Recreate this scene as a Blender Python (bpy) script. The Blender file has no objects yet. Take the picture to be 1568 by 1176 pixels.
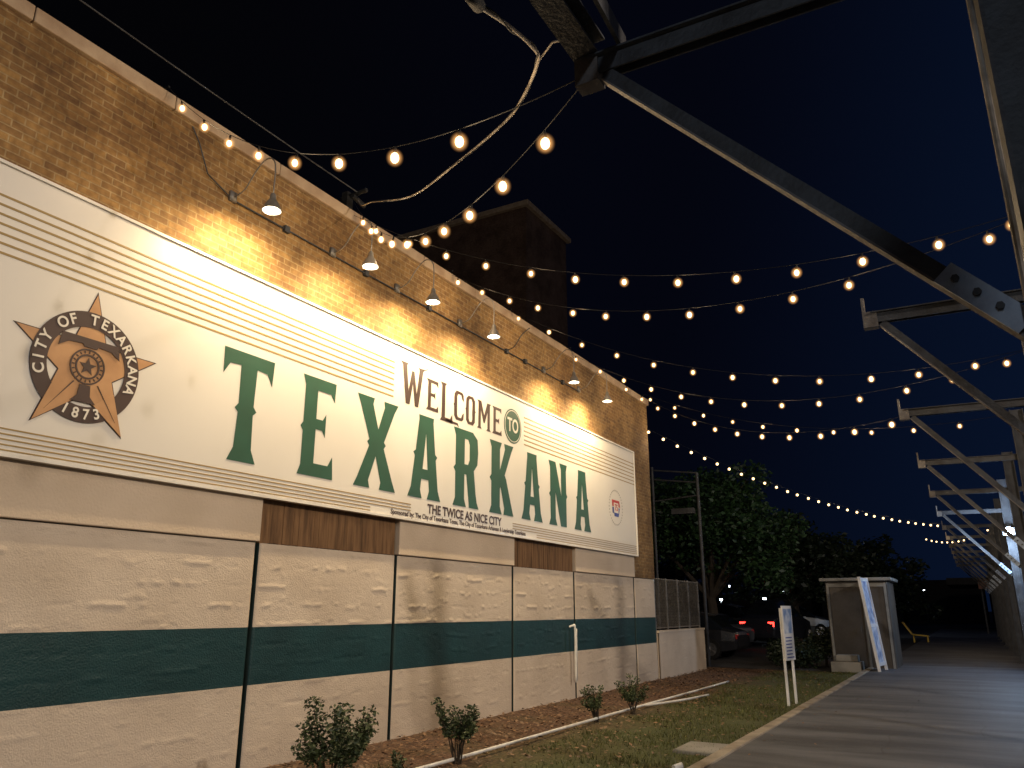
import bpy, bmesh, math, random
from mathutils import Vector, Matrix, noise
random.seed(7)
rnd=random.random
def U(a,b): return a+(b-a)*rnd()
sc=bpy.context.scene
sc.view_settings.view_transform='Standard'
sc.view_settings.look='None'
sc.view_settings.exposure=0
COL=sc.collection

# ------------------------------------------------------------------ materials
def new_mat(name):
    m=bpy.data.materials.new(name); m.use_nodes=True
    nt=m.node_tree; b=nt.nodes['Principled BSDF']
    return m,nt,b
def c4(c): return (c[0],c[1],c[2],1)
def mat(name,c1,c2=None,rough=.6,scale=4.,bump=0.,bscale=30.,metal=0.,spec=.4,detail=4,stretch=(1,1,1)):
    m,nt,b=new_mat(name)
    N=nt.nodes; L=nt.links
    if c2 is None: c2=tuple(x*.75 for x in c1)
    tc=N.new('ShaderNodeTexCoord'); mp=N.new('ShaderNodeMapping'); mp.inputs['Scale'].default_value=stretch
    L.new(tc.outputs['Object'],mp.inputs['Vector'])
    n=N.new('ShaderNodeTexNoise'); n.inputs['Scale'].default_value=scale; n.inputs['Detail'].default_value=detail
    L.new(mp.outputs[0],n.inputs['Vector'])
    r=N.new('ShaderNodeValToRGB'); r.color_ramp.elements[0].color=c4(c2); r.color_ramp.elements[1].color=c4(c1)
    r.color_ramp.elements[0].position=.32; r.color_ramp.elements[1].position=.62
    L.new(n.outputs['Fac'],r.inputs['Fac']); L.new(r.outputs[0],b.inputs['Base Color'])
    b.inputs['Roughness'].default_value=rough; b.inputs['Metallic'].default_value=metal
    b.inputs['Specular IOR Level'].default_value=spec
    if bump>0:
        n2=N.new('ShaderNodeTexNoise'); n2.inputs['Scale'].default_value=bscale; n2.inputs['Detail'].default_value=4
        L.new(mp.outputs[0],n2.inputs['Vector'])
        bp=N.new('ShaderNodeBump'); bp.inputs['Strength'].default_value=bump; bp.inputs['Distance'].default_value=.02
        L.new(n2.outputs['Fac'],bp.inputs['Height']); L.new(bp.outputs[0],b.inputs['Normal'])
    return m
def emit(name,c,s,samp=None):
    m=bpy.data.materials.new(name); m.use_nodes=True; nt=m.node_tree; nt.nodes.clear()
    e=nt.nodes.new('ShaderNodeEmission'); e.inputs[0].default_value=c4(c); e.inputs[1].default_value=s
    o=nt.nodes.new('ShaderNodeOutputMaterial'); nt.links.new(e.outputs[0],o.inputs[0])
    if samp: m.cycles.emission_sampling=samp
    return m

def brick_mat(name,ca,cb,cm,axes='YZ',dirt=.5):
    m,nt,b=new_mat(name); N=nt.nodes; L=nt.links
    tc=N.new('ShaderNodeTexCoord'); sx=N.new('ShaderNodeSeparateXYZ'); cx=N.new('ShaderNodeCombineXYZ')
    L.new(tc.outputs['Object'],sx.inputs[0])
    if axes=='YZ': L.new(sx.outputs['Y'],cx.inputs['X'])
    else:
        ad=N.new('ShaderNodeMath'); ad.operation='ADD'; L.new(sx.outputs['X'],ad.inputs[0]); L.new(sx.outputs['Y'],ad.inputs[1]); L.new(ad.outputs[0],cx.inputs['X'])
    L.new(sx.outputs['Z'],cx.inputs['Y'])
    br=N.new('ShaderNodeTexBrick'); br.inputs['Scale'].default_value=1
    br.inputs['Brick Width'].default_value=.215; br.inputs['Row Height'].default_value=.075
    br.inputs['Mortar Size'].default_value=.008; br.inputs['Mortar Smooth'].default_value=.2
    br.inputs['Bias'].default_value=-.1
    br.inputs['Color1'].default_value=c4(ca); br.inputs['Color2'].default_value=c4(cb); br.inputs['Mortar'].default_value=c4(cm)
    L.new(cx.outputs[0],br.inputs['Vector'])
    n=N.new('ShaderNodeTexNoise'); n.inputs['Scale'].default_value=.7; n.inputs['Detail'].default_value=6; n.inputs['Roughness'].default_value=.65
    L.new(tc.outputs['Object'],n.inputs['Vector'])
    r=N.new('ShaderNodeValToRGB'); r.color_ramp.elements[0].position=.38; r.color_ramp.elements[1].position=.60
    r.color_ramp.elements[0].color=(1-dirt,.90*(1-dirt),.75*(1-dirt),1); r.color_ramp.elements[1].color=(1,1,1,1)
    L.new(n.outputs['Fac'],r.inputs['Fac'])
    mx=N.new('ShaderNodeMixRGB'); mx.blend_type='MULTIPLY'; mx.inputs[0].default_value=1
    L.new(br.outputs['Color'],mx.inputs[1]); L.new(r.outputs[0],mx.inputs[2])
    n2=N.new('ShaderNodeTexNoise'); n2.inputs['Scale'].default_value=14; n2.inputs['Detail'].default_value=4
    L.new(tc.outputs['Object'],n2.inputs['Vector'])
    r2=N.new('ShaderNodeValToRGB'); r2.color_ramp.elements[0].position=.3; r2.color_ramp.elements[1].position=.7
    r2.color_ramp.elements[0].color=(.55,.47,.38,1); r2.color_ramp.elements[1].color=(1.15,1.15,1.15,1)
    L.new(n2.outputs['Fac'],r2.inputs['Fac'])
    m2=N.new('ShaderNodeMixRGB'); m2.blend_type='MULTIPLY'; m2.inputs[0].default_value=.8
    L.new(mx.outputs[0],m2.inputs[1]); L.new(r2.outputs[0],m2.inputs[2])
    L.new(m2.outputs[0],b.inputs['Base Color']); b.inputs['Roughness'].default_value=.85
    inv=N.new('ShaderNodeMath'); inv.operation='SUBTRACT'; inv.inputs[0].default_value=1; L.new(br.outputs['Fac'],inv.inputs[1])
    ad=N.new('ShaderNodeMath'); ad.operation='MULTIPLY_ADD'; ad.inputs[1].default_value=.6
    L.new(n2.outputs['Fac'],ad.inputs[0]); L.new(inv.outputs[0],ad.inputs[2])
    bp=N.new('ShaderNodeBump'); bp.inputs['Strength'].default_value=.9; bp.inputs['Distance'].default_value=.014
    L.new(ad.outputs[0],bp.inputs['Height']); L.new(bp.outputs[0],b.inputs['Normal'])
    return m

M={}
M['brick']=brick_mat('buff_brick',(.37,.215,.070),(.22,.118,.042),(.41,.29,.14),dirt=.55)
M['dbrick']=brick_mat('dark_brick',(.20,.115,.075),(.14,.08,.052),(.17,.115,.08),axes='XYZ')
M['coping']=mat('coping_concrete',(.42,.31,.20),(.30,.20,.12),.8,3,.3,20)
M['cream']=mat('cream_paint',(.61,.515,.41),(.52,.43,.335),.7,1.3,.35,70)
M['lintel']=mat('lintel_paint',(.61,.50,.38),(.54,.435,.32),.65,1.2,.25,40)
M['green']=mat('dark_green_paint',(.0070,.044,.049),(.005,.033,.037),.5,2,.35,60)
M['seam']=mat('seam_green',(.006,.022,.021),(.004,.012,.012),.7,5)
M['brown']=mat('rusty_panel',(.23,.125,.055),(.11,.058,.025),.8,5,.25,30,stretch=(1,3,.4))
M['sign']=mat('sign_vinyl',(.70,.67,.61),(.66,.63,.57),.42,.7,.03,5,spec=.35)
M['frame']=mat('sign_frame',(.75,.72,.66),(.65,.62,.56),.35,3)
M['tgreen']=mat('letter_green',(.016,.082,.050),(.013,.067,.040),.45,3)
M['tbrown']=mat('letter_brown',(.055,.030,.026),(.045,.025,.021),.45,3)
M['gold']=mat('stripe_gold',(.33,.22,.075),(.28,.19,.065),.45,3)
M['star']=mat('star_tan',(.50,.28,.13),(.40,.21,.095),.45,4)
M['cring']=mat('letter_cream',(.72,.68,.60),(.68,.64,.56),.45,3)
M['red']=mat('logo_red',(.5,.03,.03),None,.5)
M['blue']=mat('logo_blue',(.03,.06,.3),None,.5)
M['grey']=mat('logo_grey',(.42,.40,.36),None,.5)
M['metal']=mat('galvanised_metal',(.24,.22,.20),(.15,.14,.12),.5,8,.1,30,.5)
M['steel']=mat('painted_steel',(.050,.052,.056),(.026,.024,.024),.6,6,.3,40)
M['steelp']=mat('lit_flange_steel',(.17,.155,.14),(.08,.065,.055),.6,5,.3,40)  # light on the lower flange, painted in as a paler steel colour
M['gus']=mat('pale_blue_gusset',(.34,.41,.50),(.18,.21,.27),.5,7,.2,40)
M['dark']=mat('black_rubber',(.008,.008,.008),(.005,.005,.005),.8,5)
M['cablew']=mat('weathered_cable',(.32,.27,.21),(.11,.09,.07),.6,9)
M['pvc']=mat('white_pvc',(.72,.72,.69),(.55,.53,.50),.4,6)
M['kerb']=mat('kerb_concrete',(.32,.28,.22),(.17,.14,.11),.85,3,.5,40)
M['slab']=mat('slab_concrete',(.28,.27,.245),(.16,.155,.14),.85,2,.4,40)
M['lot']=mat('parking_asphalt',(.045,.045,.048),(.03,.03,.033),.8,2,.4,50)
M['bark']=mat('bark',(.06,.045,.03),(.035,.025,.018),.9,6,.6,20,stretch=(1,1,.3))
M['carp']=mat('car_paint_dark',(.020,.021,.026),(.016,.017,.021),.18,2,spec=.7)
M['carp2']=mat('car_paint_grey',(.10,.105,.11),(.085,.09,.095),.2,2,spec=.6)
M['glass']=mat('dark_glass',(.01,.012,.015),(.008,.01,.012),.06,2,spec=.8)
M['chrome']=mat('wheel_alloy',(.55,.55,.57),(.4,.4,.42),.25,8,metal=.9)
M['booth']=mat('booth_panel',(.105,.092,.078),(.065,.055,.046),.7,1.5,.3,20)
M['white']=mat('white_paint',(.72,.73,.75),(.6,.61,.63),.4,4)
M['poster']=mat('poster_print',(.14,.22,.42),(.60,.65,.74),.4,5,detail=2)
M['yellow']=mat('chair_plastic',(.60,.42,.06),(.5,.34,.05),.4,5)
M['dirt']=mat('far_ground',(.035,.03,.022),(.02,.018,.014),.95,.4,.4,10)
M['farwall']=mat('far_wall',(.035,.029,.025),(.022,.018,.015),.8,1)
M['tail']=emit('tail_light_red',(1,.03,.02),8,'NONE')
M['farw']=emit('distant_lamp_white',(.8,.9,1),14,'NONE')
M['lampb']=emit('flood_lamp_blue_white',(.62,.78,1),120,'NONE')
M['core']=emit('bulb_filament',(1,.70,.34),5.5,'NONE')
M['coref']=emit('bulb_filament_small',(1,.66,.30),4.2,'NONE')
M['hot']=emit('shade_bulb',(1,.84,.58),18,'NONE')
def path_mat():
    m,nt,b=new_mat('path_asphalt');N=nt.nodes;L=nt.links
    tc=N.new('ShaderNodeTexCoord'); mp=N.new('ShaderNodeMapping'); mp.inputs['Scale'].default_value=(.35,1.5,1); L.new(tc.outputs['Object'],mp.inputs[0])
    n=N.new('ShaderNodeTexNoise'); n.inputs['Scale'].default_value=1.1; n.inputs['Detail'].default_value=7; n.inputs['Roughness'].default_value=.62; L.new(mp.outputs[0],n.inputs['Vector'])
    r=N.new('ShaderNodeValToRGB'); r.color_ramp.elements[0].position=.36; r.color_ramp.elements[1].position=.64
    r.color_ramp.elements[0].color=(.040,.043,.052,1); r.color_ramp.elements[1].color=(.115,.122,.138,1); L.new(n.outputs['Fac'],r.inputs[0])
    br=N.new('ShaderNodeTexBrick'); br.offset=.37; br.inputs['Scale'].default_value=1; br.inputs['Brick Width'].default_value=2.6; br.inputs['Row Height'].default_value=1.7
    br.inputs['Mortar Size'].default_value=.012; br.inputs['Mortar Smooth'].default_value=.6; br.inputs['Color1'].default_value=(1,1,1,1); br.inputs['Color2'].default_value=(.82,.82,.84,1); br.inputs['Mortar'].default_value=(.5,.5,.5,1)
    n3=N.new('ShaderNodeTexNoise'); n3.inputs['Scale'].default_value=1.5; L.new(tc.outputs['Object'],n3.inputs['Vector'])
    mm=N.new('ShaderNodeVectorMath'); mm.operation='MULTIPLY_ADD'; mm.inputs[1].default_value=(.25,.25,0); L.new(n3.outputs['Color'],mm.inputs[0]); L.new(tc.outputs['Object'],mm.inputs[2]); L.new(mm.outputs[0],br.inputs['Vector'])
    mx=N.new('ShaderNodeMixRGB'); mx.blend_type='MULTIPLY'; mx.inputs[0].default_value=.6; L.new(r.outputs[0],mx.inputs[1]); L.new(br.outputs['Color'],mx.inputs[2])
    L.new(mx.outputs[0],b.inputs['Base Color'])
    n2=N.new('ShaderNodeTexNoise'); n2.inputs['Scale'].default_value=70; n2.inputs['Detail'].default_value=3; L.new(tc.outputs['Object'],n2.inputs['Vector'])
    ad=N.new('ShaderNodeMath'); ad.operation='MULTIPLY_ADD'; ad.inputs[1].default_value=.35; L.new(n2.outputs['Fac'],ad.inputs[0]); L.new(n.outputs['Fac'],ad.inputs[2])
    bp=N.new('ShaderNodeBump'); bp.inputs['Strength'].default_value=.6; bp.inputs['Distance'].default_value=.02; L.new(ad.outputs[0],bp.inputs['Height']); L.new(bp.outputs[0],b.inputs['Normal'])
    b.inputs['Roughness'].default_value=.62; b.inputs['Specular IOR Level'].default_value=.4
    return m
M['path']=path_mat()
# glow halo painted around each bulb: emissive shell fading to its rim
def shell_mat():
    m=bpy.data.materials.new('bulb_halo_shell'); m.use_nodes=True; nt=m.node_tree; nt.nodes.clear(); N=nt.nodes;L=nt.links
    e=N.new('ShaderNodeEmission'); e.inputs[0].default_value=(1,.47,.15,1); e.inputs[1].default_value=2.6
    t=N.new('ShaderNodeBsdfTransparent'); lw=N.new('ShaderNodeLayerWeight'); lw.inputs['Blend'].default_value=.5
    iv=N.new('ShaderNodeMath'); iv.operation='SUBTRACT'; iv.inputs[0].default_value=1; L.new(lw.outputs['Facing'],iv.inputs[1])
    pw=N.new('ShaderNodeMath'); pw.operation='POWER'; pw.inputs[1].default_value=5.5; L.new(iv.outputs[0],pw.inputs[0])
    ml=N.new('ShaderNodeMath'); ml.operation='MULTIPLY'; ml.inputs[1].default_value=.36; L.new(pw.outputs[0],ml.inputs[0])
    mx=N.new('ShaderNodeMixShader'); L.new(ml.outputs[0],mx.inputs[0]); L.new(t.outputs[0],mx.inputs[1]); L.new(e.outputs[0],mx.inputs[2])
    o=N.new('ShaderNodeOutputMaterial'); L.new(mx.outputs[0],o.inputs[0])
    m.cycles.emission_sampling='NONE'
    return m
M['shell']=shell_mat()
def leaf_mat(name,a,b_):
    m,nt,b=new_mat(name);N=nt.nodes;L=nt.links
    g=N.new('ShaderNodeNewGeometry'); r=N.new('ShaderNodeValToRGB')
    r.color_ramp.elements[0].color=c4(b_); r.color_ramp.elements[1].color=c4(a)
    L.new(g.outputs['Random Per Island'],r.inputs['Fac']); L.new(r.outputs[0],b.inputs['Base Color'])
    b.inputs['Roughness'].default_value=.55
    return m
M['leaf']=leaf_mat('tree_leaf',(.034,.080,.022),(.008,.024,.008))
M['leafd']=leaf_mat('tree_leaf_dark',(.018,.032,.012),(.008,.015,.006))
M['shrub']=leaf_mat('shrub_leaf',(.075,.10,.035),(.022,.038,.013))
M['grassb']=leaf_mat('grass_blade',(.105,.118,.024),(.050,.056,.015))
M['litter']=leaf_mat('leaf_litter',(.22,.12,.06),(.06,.033,.018))
def verge():
    m,nt,b=new_mat('verge_soil_and_grass');N=nt.nodes;L=nt.links
    tc=N.new('ShaderNodeTexCoord'); s=N.new('ShaderNodeSeparateXYZ'); L.new(tc.outputs['Object'],s.inputs[0])
    n=N.new('ShaderNodeTexNoise'); n.inputs['Scale'].default_value=1.1; n.inputs['Detail'].default_value=6; L.new(tc.outputs['Object'],n.inputs['Vector'])
    mr=N.new('ShaderNodeMapRange'); mr.inputs['From Min'].default_value=-5.4; mr.inputs['From Max'].default_value=-4.2; L.new(s.outputs['X'],mr.inputs['Value'])
    ad=N.new('ShaderNodeMath'); ad.operation='MULTIPLY_ADD'; ad.inputs[1].default_value=1.6; ad.inputs[2].default_value=-.8; L.new(n.outputs['Fac'],ad.inputs[0])
    a2=N.new('ShaderNodeMath'); a2.operation='ADD'; a2.use_clamp=True; L.new(ad.outputs[0],a2.inputs[0]); L.new(mr.outputs[0],a2.inputs[1])
    n2=N.new('ShaderNodeTexNoise'); n2.inputs['Scale'].default_value=22; n2.inputs['Detail'].default_value=6; L.new(tc.outputs['Object'],n2.inputs['Vector'])
    r1=N.new('ShaderNodeValToRGB'); r1.color_ramp.elements[0].color=(.030,.016,.009,1); r1.color_ramp.elements[1].color=(.16,.08,.042,1)
    r1.color_ramp.elements[0].position=.35; r1.color_ramp.elements[1].position=.7
    r2=N.new('ShaderNodeValToRGB'); r2.color_ramp.elements[0].color=(.026,.031,.008,1); r2.color_ramp.elements[1].color=(.080,.090,.022,1)
    L.new(n2.outputs['Fac'],r1.inputs[0]); L.new(n2.outputs['Fac'],r2.inputs[0])
    mx=N.new('ShaderNodeMixRGB'); L.new(a2.outputs[0],mx.inputs[0]); L.new(r1.outputs[0],mx.inputs[1]); L.new(r2.outputs[0],mx.inputs[2])
    L.new(mx.outputs[0],b.inputs['Base Color']); b.inputs['Roughness'].default_value=.95
    bp=N.new('ShaderNodeBump'); bp.inputs['Strength'].default_value=1; bp.inputs['Distance'].default_value=.03; L.new(n2.outputs['Fac'],bp.inputs['Height']); L.new(bp.outputs[0],b.inputs['Normal'])
    return m
M['verge']=verge()

# ------------------------------------------------------------------ mesh helpers
def group(name,loc=(0,0,0)):
    e=bpy.data.objects.new(name,None); e.empty_display_size=.2; e.location=loc; COL.objects.link(e); return e
def mkobj(name,verts,faces,mats,parent=None,mi=None,smooth=False):
    me=bpy.data.meshes.new(name); me.from_pydata([tuple(v) for v in verts],[],faces); 
    if not isinstance(mats,(list,tuple)): mats=[mats]
    for m in mats: me.materials.append(m)
    if mi: me.polygons.foreach_set('material_index',mi)
    if smooth: me.polygons.foreach_set('use_smooth',[True]*len(me.polygons))
    me.update()
    o=bpy.data.objects.new(name,me); COL.objects.link(o)
    if parent: o.parent=parent
    return o
class MB:
    def __init__(s): s.v=[];s.f=[];s.m=[]
    def add(s,vs,fs,mi=0):
        b=len(s.v); s.v+= [tuple(x) for x in vs]; s.f+=[tuple(i+b for i in f) for f in fs]; s.m+=[mi]*len(fs)
    def box(s,x0,x1,y0,y1,z0,z1,mi=0):
        vs=[(x,y,z) for x in(x0,x1) for y in(y0,y1) for z in(z0,z1)]
        s.add(vs,[(0,1,3,2),(4,6,7,5),(0,4,5,1),(2,3,7,6),(0,2,6,4),(1,5,7,3)],mi)
    def beam(s,p0,p1,w,h,mi=0,up=(0,0,1)):
        p0=Vector(p0);p1=Vector(p1);d=(p1-p0).normalized();u=Vector(up)
        if abs(d.dot(u))>.98:u=Vector((1,0,0))
        r=d.cross(u).normalized();u=r.cross(d).normalized()
        vs=[q+r*(a*w/2)+u*(b*h/2) for q in(p0,p1) for a,b in((-1,-1),(1,-1),(1,1),(-1,1))]
        s.add(vs,[(0,3,2,1),(4,5,6,7),(0,1,5,4),(1,2,6,5),(2,3,7,6),(3,0,4,7)],mi)
    def tube(s,pts,rad,seg=8,mi=0,caps=True):
        pts=[Vector(q) for q in pts]; n=len(pts)
        if not isinstance(rad,(list,tuple)): rad=[rad]*n
        b=len(s.v); prev=None
        for i,q in enumerate(pts):
            d=(pts[min(i+1,n-1)]-pts[max(i-1,0)]).normalized()
            if prev is None:
                u=Vector((0,0,1)) if abs(d.z)<.9 else Vector((1,0,0)); r=d.cross(u).normalized()
            else: r=(prev-d*prev.dot(d)).normalized()
            prev=r; u=d.cross(r)
            for k in range(seg):
                t=2*math.pi*k/seg; s.v.append(tuple(q+(r*math.cos(t)+u*math.sin(t))*rad[i]))
        for i in range(n-1):
            for k in range(seg):
                k2=(k+1)%seg; s.f.append((b+i*seg+k,b+i*seg+k2,b+(i+1)*seg+k2,b+(i+1)*seg+k)); s.m.append(mi)
        if caps:
            s.f.append(tuple(b+k for k in range(seg))[::-1]); s.m.append(mi)
            s.f.append(tuple(b+(n-1)*seg+k for k in range(seg))); s.m.append(mi)
    def ico(s,c,r,mi=0,sub=1,scl=(1,1,1)):
        bm=ICO[sub]; s.add([(c[0]+v[0]*r*scl[0],c[1]+v[1]*r*scl[1],c[2]+v[2]*r*scl[2]) for v in bm[0]],bm[1],mi)
    def obj(s,name,mats,parent=None,smooth=False): return mkobj(name,s.v,s.f,mats,parent,s.m,smooth)
ICO={}
for sub in(1,2,3):
    bm=bmesh.new(); bmesh.ops.create_icosphere(bm,subdivisions=sub,radius=1)
    ICO[sub]=([v.co[:] for v in bm.verts],[tuple(v.index for v in f.verts) for f in bm.faces]); bm.free()
def bevel(o,w=.01,seg=2):
    md=o.modifiers.new('bevel','BEVEL'); md.width=w; md.segments=seg; md.limit_method='ANGLE'; return o
def point(name,loc,e,col,r,par=None):
    l=bpy.data.lights.new(name,'POINT'); l.energy=e; l.color=col; l.shadow_soft_size=r
    o=bpy.data.objects.new(name,l); COL.objects.link(o); o.location=loc
    if par:o.parent=par
    return o

# ------------------------------------------------------------------ ground
WX=-6.7; YE=18.95
mb=MB(); mb.box(-400,400,-120,700,-.6,-.03); mb.obj('ground',[M['dirt']])
def grid_sheet(name,x0,x1,y0,y1,st,z,amp,m):
    nx=int((x1-x0)/st);ny=int((y1-y0)/st);v=[];f=[]
    for j in range(ny+1):
        for i in range(nx+1):
            x=x0+(x1-x0)*i/nx;y=y0+(y1-y0)*j/ny
            v.append((x,y,z+amp*(noise.noise(Vector((x*1.3,y*1.3,3)))+.5*noise.noise(Vector((x*6,y*6,1))))))
    for j in range(ny):
        for i in range(nx):
            a=j*(nx+1)+i; f.append((a,a+1,a+nx+2,a+nx+1))
    return mkobj(name,v,f,m,smooth=True)
grid_sheet('grass_verge',-6.9,-2.66,-3,23.6,.12,0.0,.02,M['verge'])
mb=MB(); mb.add([(-2.52,-6,.085),(9,-6,.085),(9,75,.085),(-2.52,75,.085)],[(0,1,2,3)]); mb.obj('path',[M['path']])
mb=MB()
y=-4.
while y<23.4:
    ln=3.0; o_=U(-.008,.008); mb.box(-2.68+o_,-2.524+o_,y+.006,y+ln-.006,-.1,.10+U(-.006,.006)); y+=ln
bevel(mb.obj('kerb',[M['kerb']]),.02)
mb=MB(); mb.add([(-60,23.6,.0),(-2.53,23.6,.0),(-2.53,90,.0),(-60,90,.0)],[(0,1,2,3)]); mb.obj('parking_lot',[M['lot']])
mb=MB(); mb.box(-3.25,-2.72,9.5,10.2,-.02,.045); bevel(mb.obj('utility_cover_slab',[M['slab']]),.015)

mb=MB()
for i in range(7000):
    x=-6.65+4*abs(random.gauss(0,.42)); y=U(2,23)
    if x>-2.75: continue
    s=U(.012,.040); a=U(0,6.28); z=.02+U(0,.03)
    d=Vector((math.cos(a),math.sin(a),U(-.4,.4)))*s; e=Vector((-math.sin(a),math.cos(a),U(-.4,.4)))*s*.6; c=Vector((x,y,z))
    mb.add([c-d,c+e,c+d,c-e],[(0,1,2,3)])
# a few leaves blown onto the walk
for i in range(140):
    x=-2.5+abs(random.gauss(0,.7)); y=U(3,24); s=U(.012,.03); a=U(0,6.28)
    d=Vector((math.cos(a),math.sin(a),.2))*s; e=Vector((-math.sin(a),math.cos(a),.1))*s*.6; c=Vector((x,y,.095))
    mb.add([c-d,c+e,c+d,c-e],[(0,1,2,3)])
mb.obj('fallen_leaves',[M['litter']])
mb=MB()
for i in range(42000):
    y=U(4.5,23.3); x=U(-6.5,-2.7)
    g=(x+5.1)/1.3+1.9*noise.noise(Vector((x*.8,y*.8,9)))
    if g<.3+rnd()*.6: continue
    h=U(.02,.065); a=U(0,6.28); w=.006; c=Vector((x,y,0)); d=Vector((math.cos(a)*w,math.sin(a)*w,0)); t=Vector((U(-.03,.03),U(-.03,.03),h))
    mb.add([c-d,c+d,c+t],[(0,1,2)])
mb.obj('grass',[M['grassb']])

# ------------------------------------------------------------------ brick building
bld=group('brick_building')
mb=MB(); mb.box(-22,WX,-9,YE,2.80,6.70); mb.obj('brick_wall',[M['brick']],bld)
mb=MB(); mb.box(-22,WX-.003,17.62,YE,2.312,2.80); mb.obj('brick_wall_corner',[M['brick']],bld)
mb=MB(); mb.box(-21.9,WX-.09,-8.9,YE-.1,-.3,2.80); mb.obj('core_wall',[M['seam']],bld)
mb=MB(); y=-9.
while y<YE: 
    y2=min(y+1.5,YE+.05); mb.box(WX-.34,WX+.05,y+.004,y2-.004,6.702,6.86+U(-.004,.004)); y=y2
mb.box(-22,WX-.35,YE-.3,YE+.05,6.702,6.86)
bevel(mb.obj('coping',[M['coping']],bld),.012)
seams=[-3.0,-.2,3.0,6.23,8.69,11.91,14.35,17.58,YE+.03]
def disp(y,z):
    hi=.8 if z>1.417 else .38
    d=.0030*noise.noise(Vector((y*2.,z*2.5,0)))+.0012*noise.noise(Vector((y*11,z*17,4)))+.0009*noise.noise(Vector((y*31,z*40,4)))
    k=z/.205; wob=.16*noise.noise(Vector((y*.9,z*.4,7)))+.06*noise.noise(Vector((y*7,z*2,8)))
    fr=abs((k+wob)%1-.5)*2
    lump=noise.noise(Vector((y*2.1,math.floor(k+wob+.5)*3.1,2)))+.6*noise.noise(Vector((y*10,z*18,5)))
    if fr>.82:
        q=min(1,(fr-.82)/.07)
        if lump>.12: d+=hi*.012*q*min(1,(lump-.12)*5)
        elif lump<-.3: d-=.004*q
    l2=noise.noise(Vector((y*3.1,z*9,12)))+.5*noise.noise(Vector((y*13,z*25,13)))
    if l2>.46: d+=hi*.006*min(1,(l2-.46)*9)
    return d
def panel(y0,y1,zs):
    st=.024; ny=max(2,int((y1-y0)/st)); zz=[];mi_r=[]
    for (za,zb,mi) in zs:
        n=max(1,int((zb-za)/.019))
        for q in range(n): zz.append(za+(zb-za)*q/n); mi_r.append(mi)
    zz.append(zs[-1][1]); v=[];f=[];mi=[]
    for z in zz:
        for i in range(ny+1):
            y=y0+(y1-y0)*i/ny; ed=min(y-y0,y1-y); k=min(1,ed/.05)
            v.append((WX-.02+disp(y,z)*k-(.010 if ed<.005 else 0),y,z))
    for j in range(len(zz)-1):
        for i in range(ny):
            a=j*(ny+1)+i; f.append((a,a+1,a+ny+2,a+ny+1)); mi.append(mi_r[j])
    n0=len(v)
    for j,z in enumerate(zz):
        v.append((WX-.10,y0,z)); v.append((WX-.10,y1,z))
    for j in range(len(zz)-1):
        a=j*(ny+1); f.append((n0+2*j,a,a+ny+1,n0+2*j+2)); mi.append(2)
        b=a+ny; f.append((b,n0+2*j+1,n0+2*j+3,b+ny+1)); mi.append(2)
    mkobj('painted_block_panel',v,f,[M['cream'],M['green'],M['seam']],bld,mi,True)
for i in range(len(seams)-1):
    y0=seams[i]+.03;y1=seams[i+1]-.03
    panel(y0,y1,[(-.05,.834,0),(.834,1.417,1),(1.417,2.30,0)])
    wide=(seams[i+1]-seams[i]>2.9)
    if i==len(seams)-2: continue
    mb=MB()
    if wide:
        mb.box(WX-.09,WX+.018,y0-.02,y1+.02,2.312,2.795); bevel(mb.obj('smooth_lintel',[M['lintel']],bld),.01)
    else:
        n=int((y1-y0)/.042)
        for q in range(n):
            ya=y0+(y1-y0)*q/n; yb=y0+(y1-y0)*(q+1)/n
            mb.box(WX-.085,WX-.042+U(-.003,.003),ya+.0005,yb-.0005,2.31+U(-.05,.0)*(rnd()<.4),2.795)
        mb.obj('ribbed_infill_panel',[M['brown']],bld)
mb=MB()
for yy in(4.4,9.8,11.75,14.3,17.2,18.7): mb.tube([(WX-.1,yy,6.8),(WX-.05,yy,6.93),(WX+.04,yy,6.92)],.014,6)
mb.box(WX-.14,WX-.04,7.3,7.42,6.8,7.16); mb.tube([(WX-.2,7.36,7.1),(WX+.25,7.36,7.12)],.03,8)
mb.tube([(WX+.1,7.25,7.02),(WX+.1,7.5,6.98)],.035,8)
mb.obj('roof_hooks',[M['dark']],bld)

def low_wall():
    v=[];f=[];st=.04;ny=int(3.85/st);zz=[q*.03 for q in range(36)]
    for z in zz:
        for i in range(ny+1):
            y=YE+.05+3.8*i/ny; v.append((WX+.02+disp(y,z)*.8,y,min(z,1.05)-.03*(z==0)))
    for j in range(35):
        for i in range(ny):
            a=j*(ny+1)+i;f.append((a,a+1,a+ny+2,a+ny+1))
    w=group('low_wall'); mkobj('painted_face',v,f,M['cream'],w,None,True)
    m2=MB(); m2.box(WX-.2,WX-.02,YE+.05,YE+3.85,-.1,1.04); m2.box(WX-.21,WX+.035,YE+.04,YE+3.87,1.052,1.10); m2.obj('wall_core_and_cap',[M['cream']],w)
low_wall()
fc=group('chain_link_fence'); mb=MB()
for q in range(5): mb.tube([(WX-.08,YE+.12+q*.91,1.1),(WX-.08,YE+.12+q*.91,2.36)],.026,8)
for z in(1.16,2.33): mb.tube([(WX-.08,YE+.12,z),(WX-.08,YE+3.78,z)],.018,6)
mb.obj('posts_and_rails',[M['metal']],fc)
mb=MB(); a0,a1,z0,z1=YE+.14,YE+3.76,1.17,2.32;H=z1-z0
t=a0-H
def clip(pa,pb):
    (ya,za),(yb,zb)=pa,pb
    if yb<=a0 or ya>=a1: return None
    if ya<a0: za=za+(zb-za)*(a0-ya)/(yb-ya); ya=a0
    if yb>a1: zb=za+(zb-za)*(a1-ya)/(yb-ya); yb=a1
    return (ya,za),(yb,zb)
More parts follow.
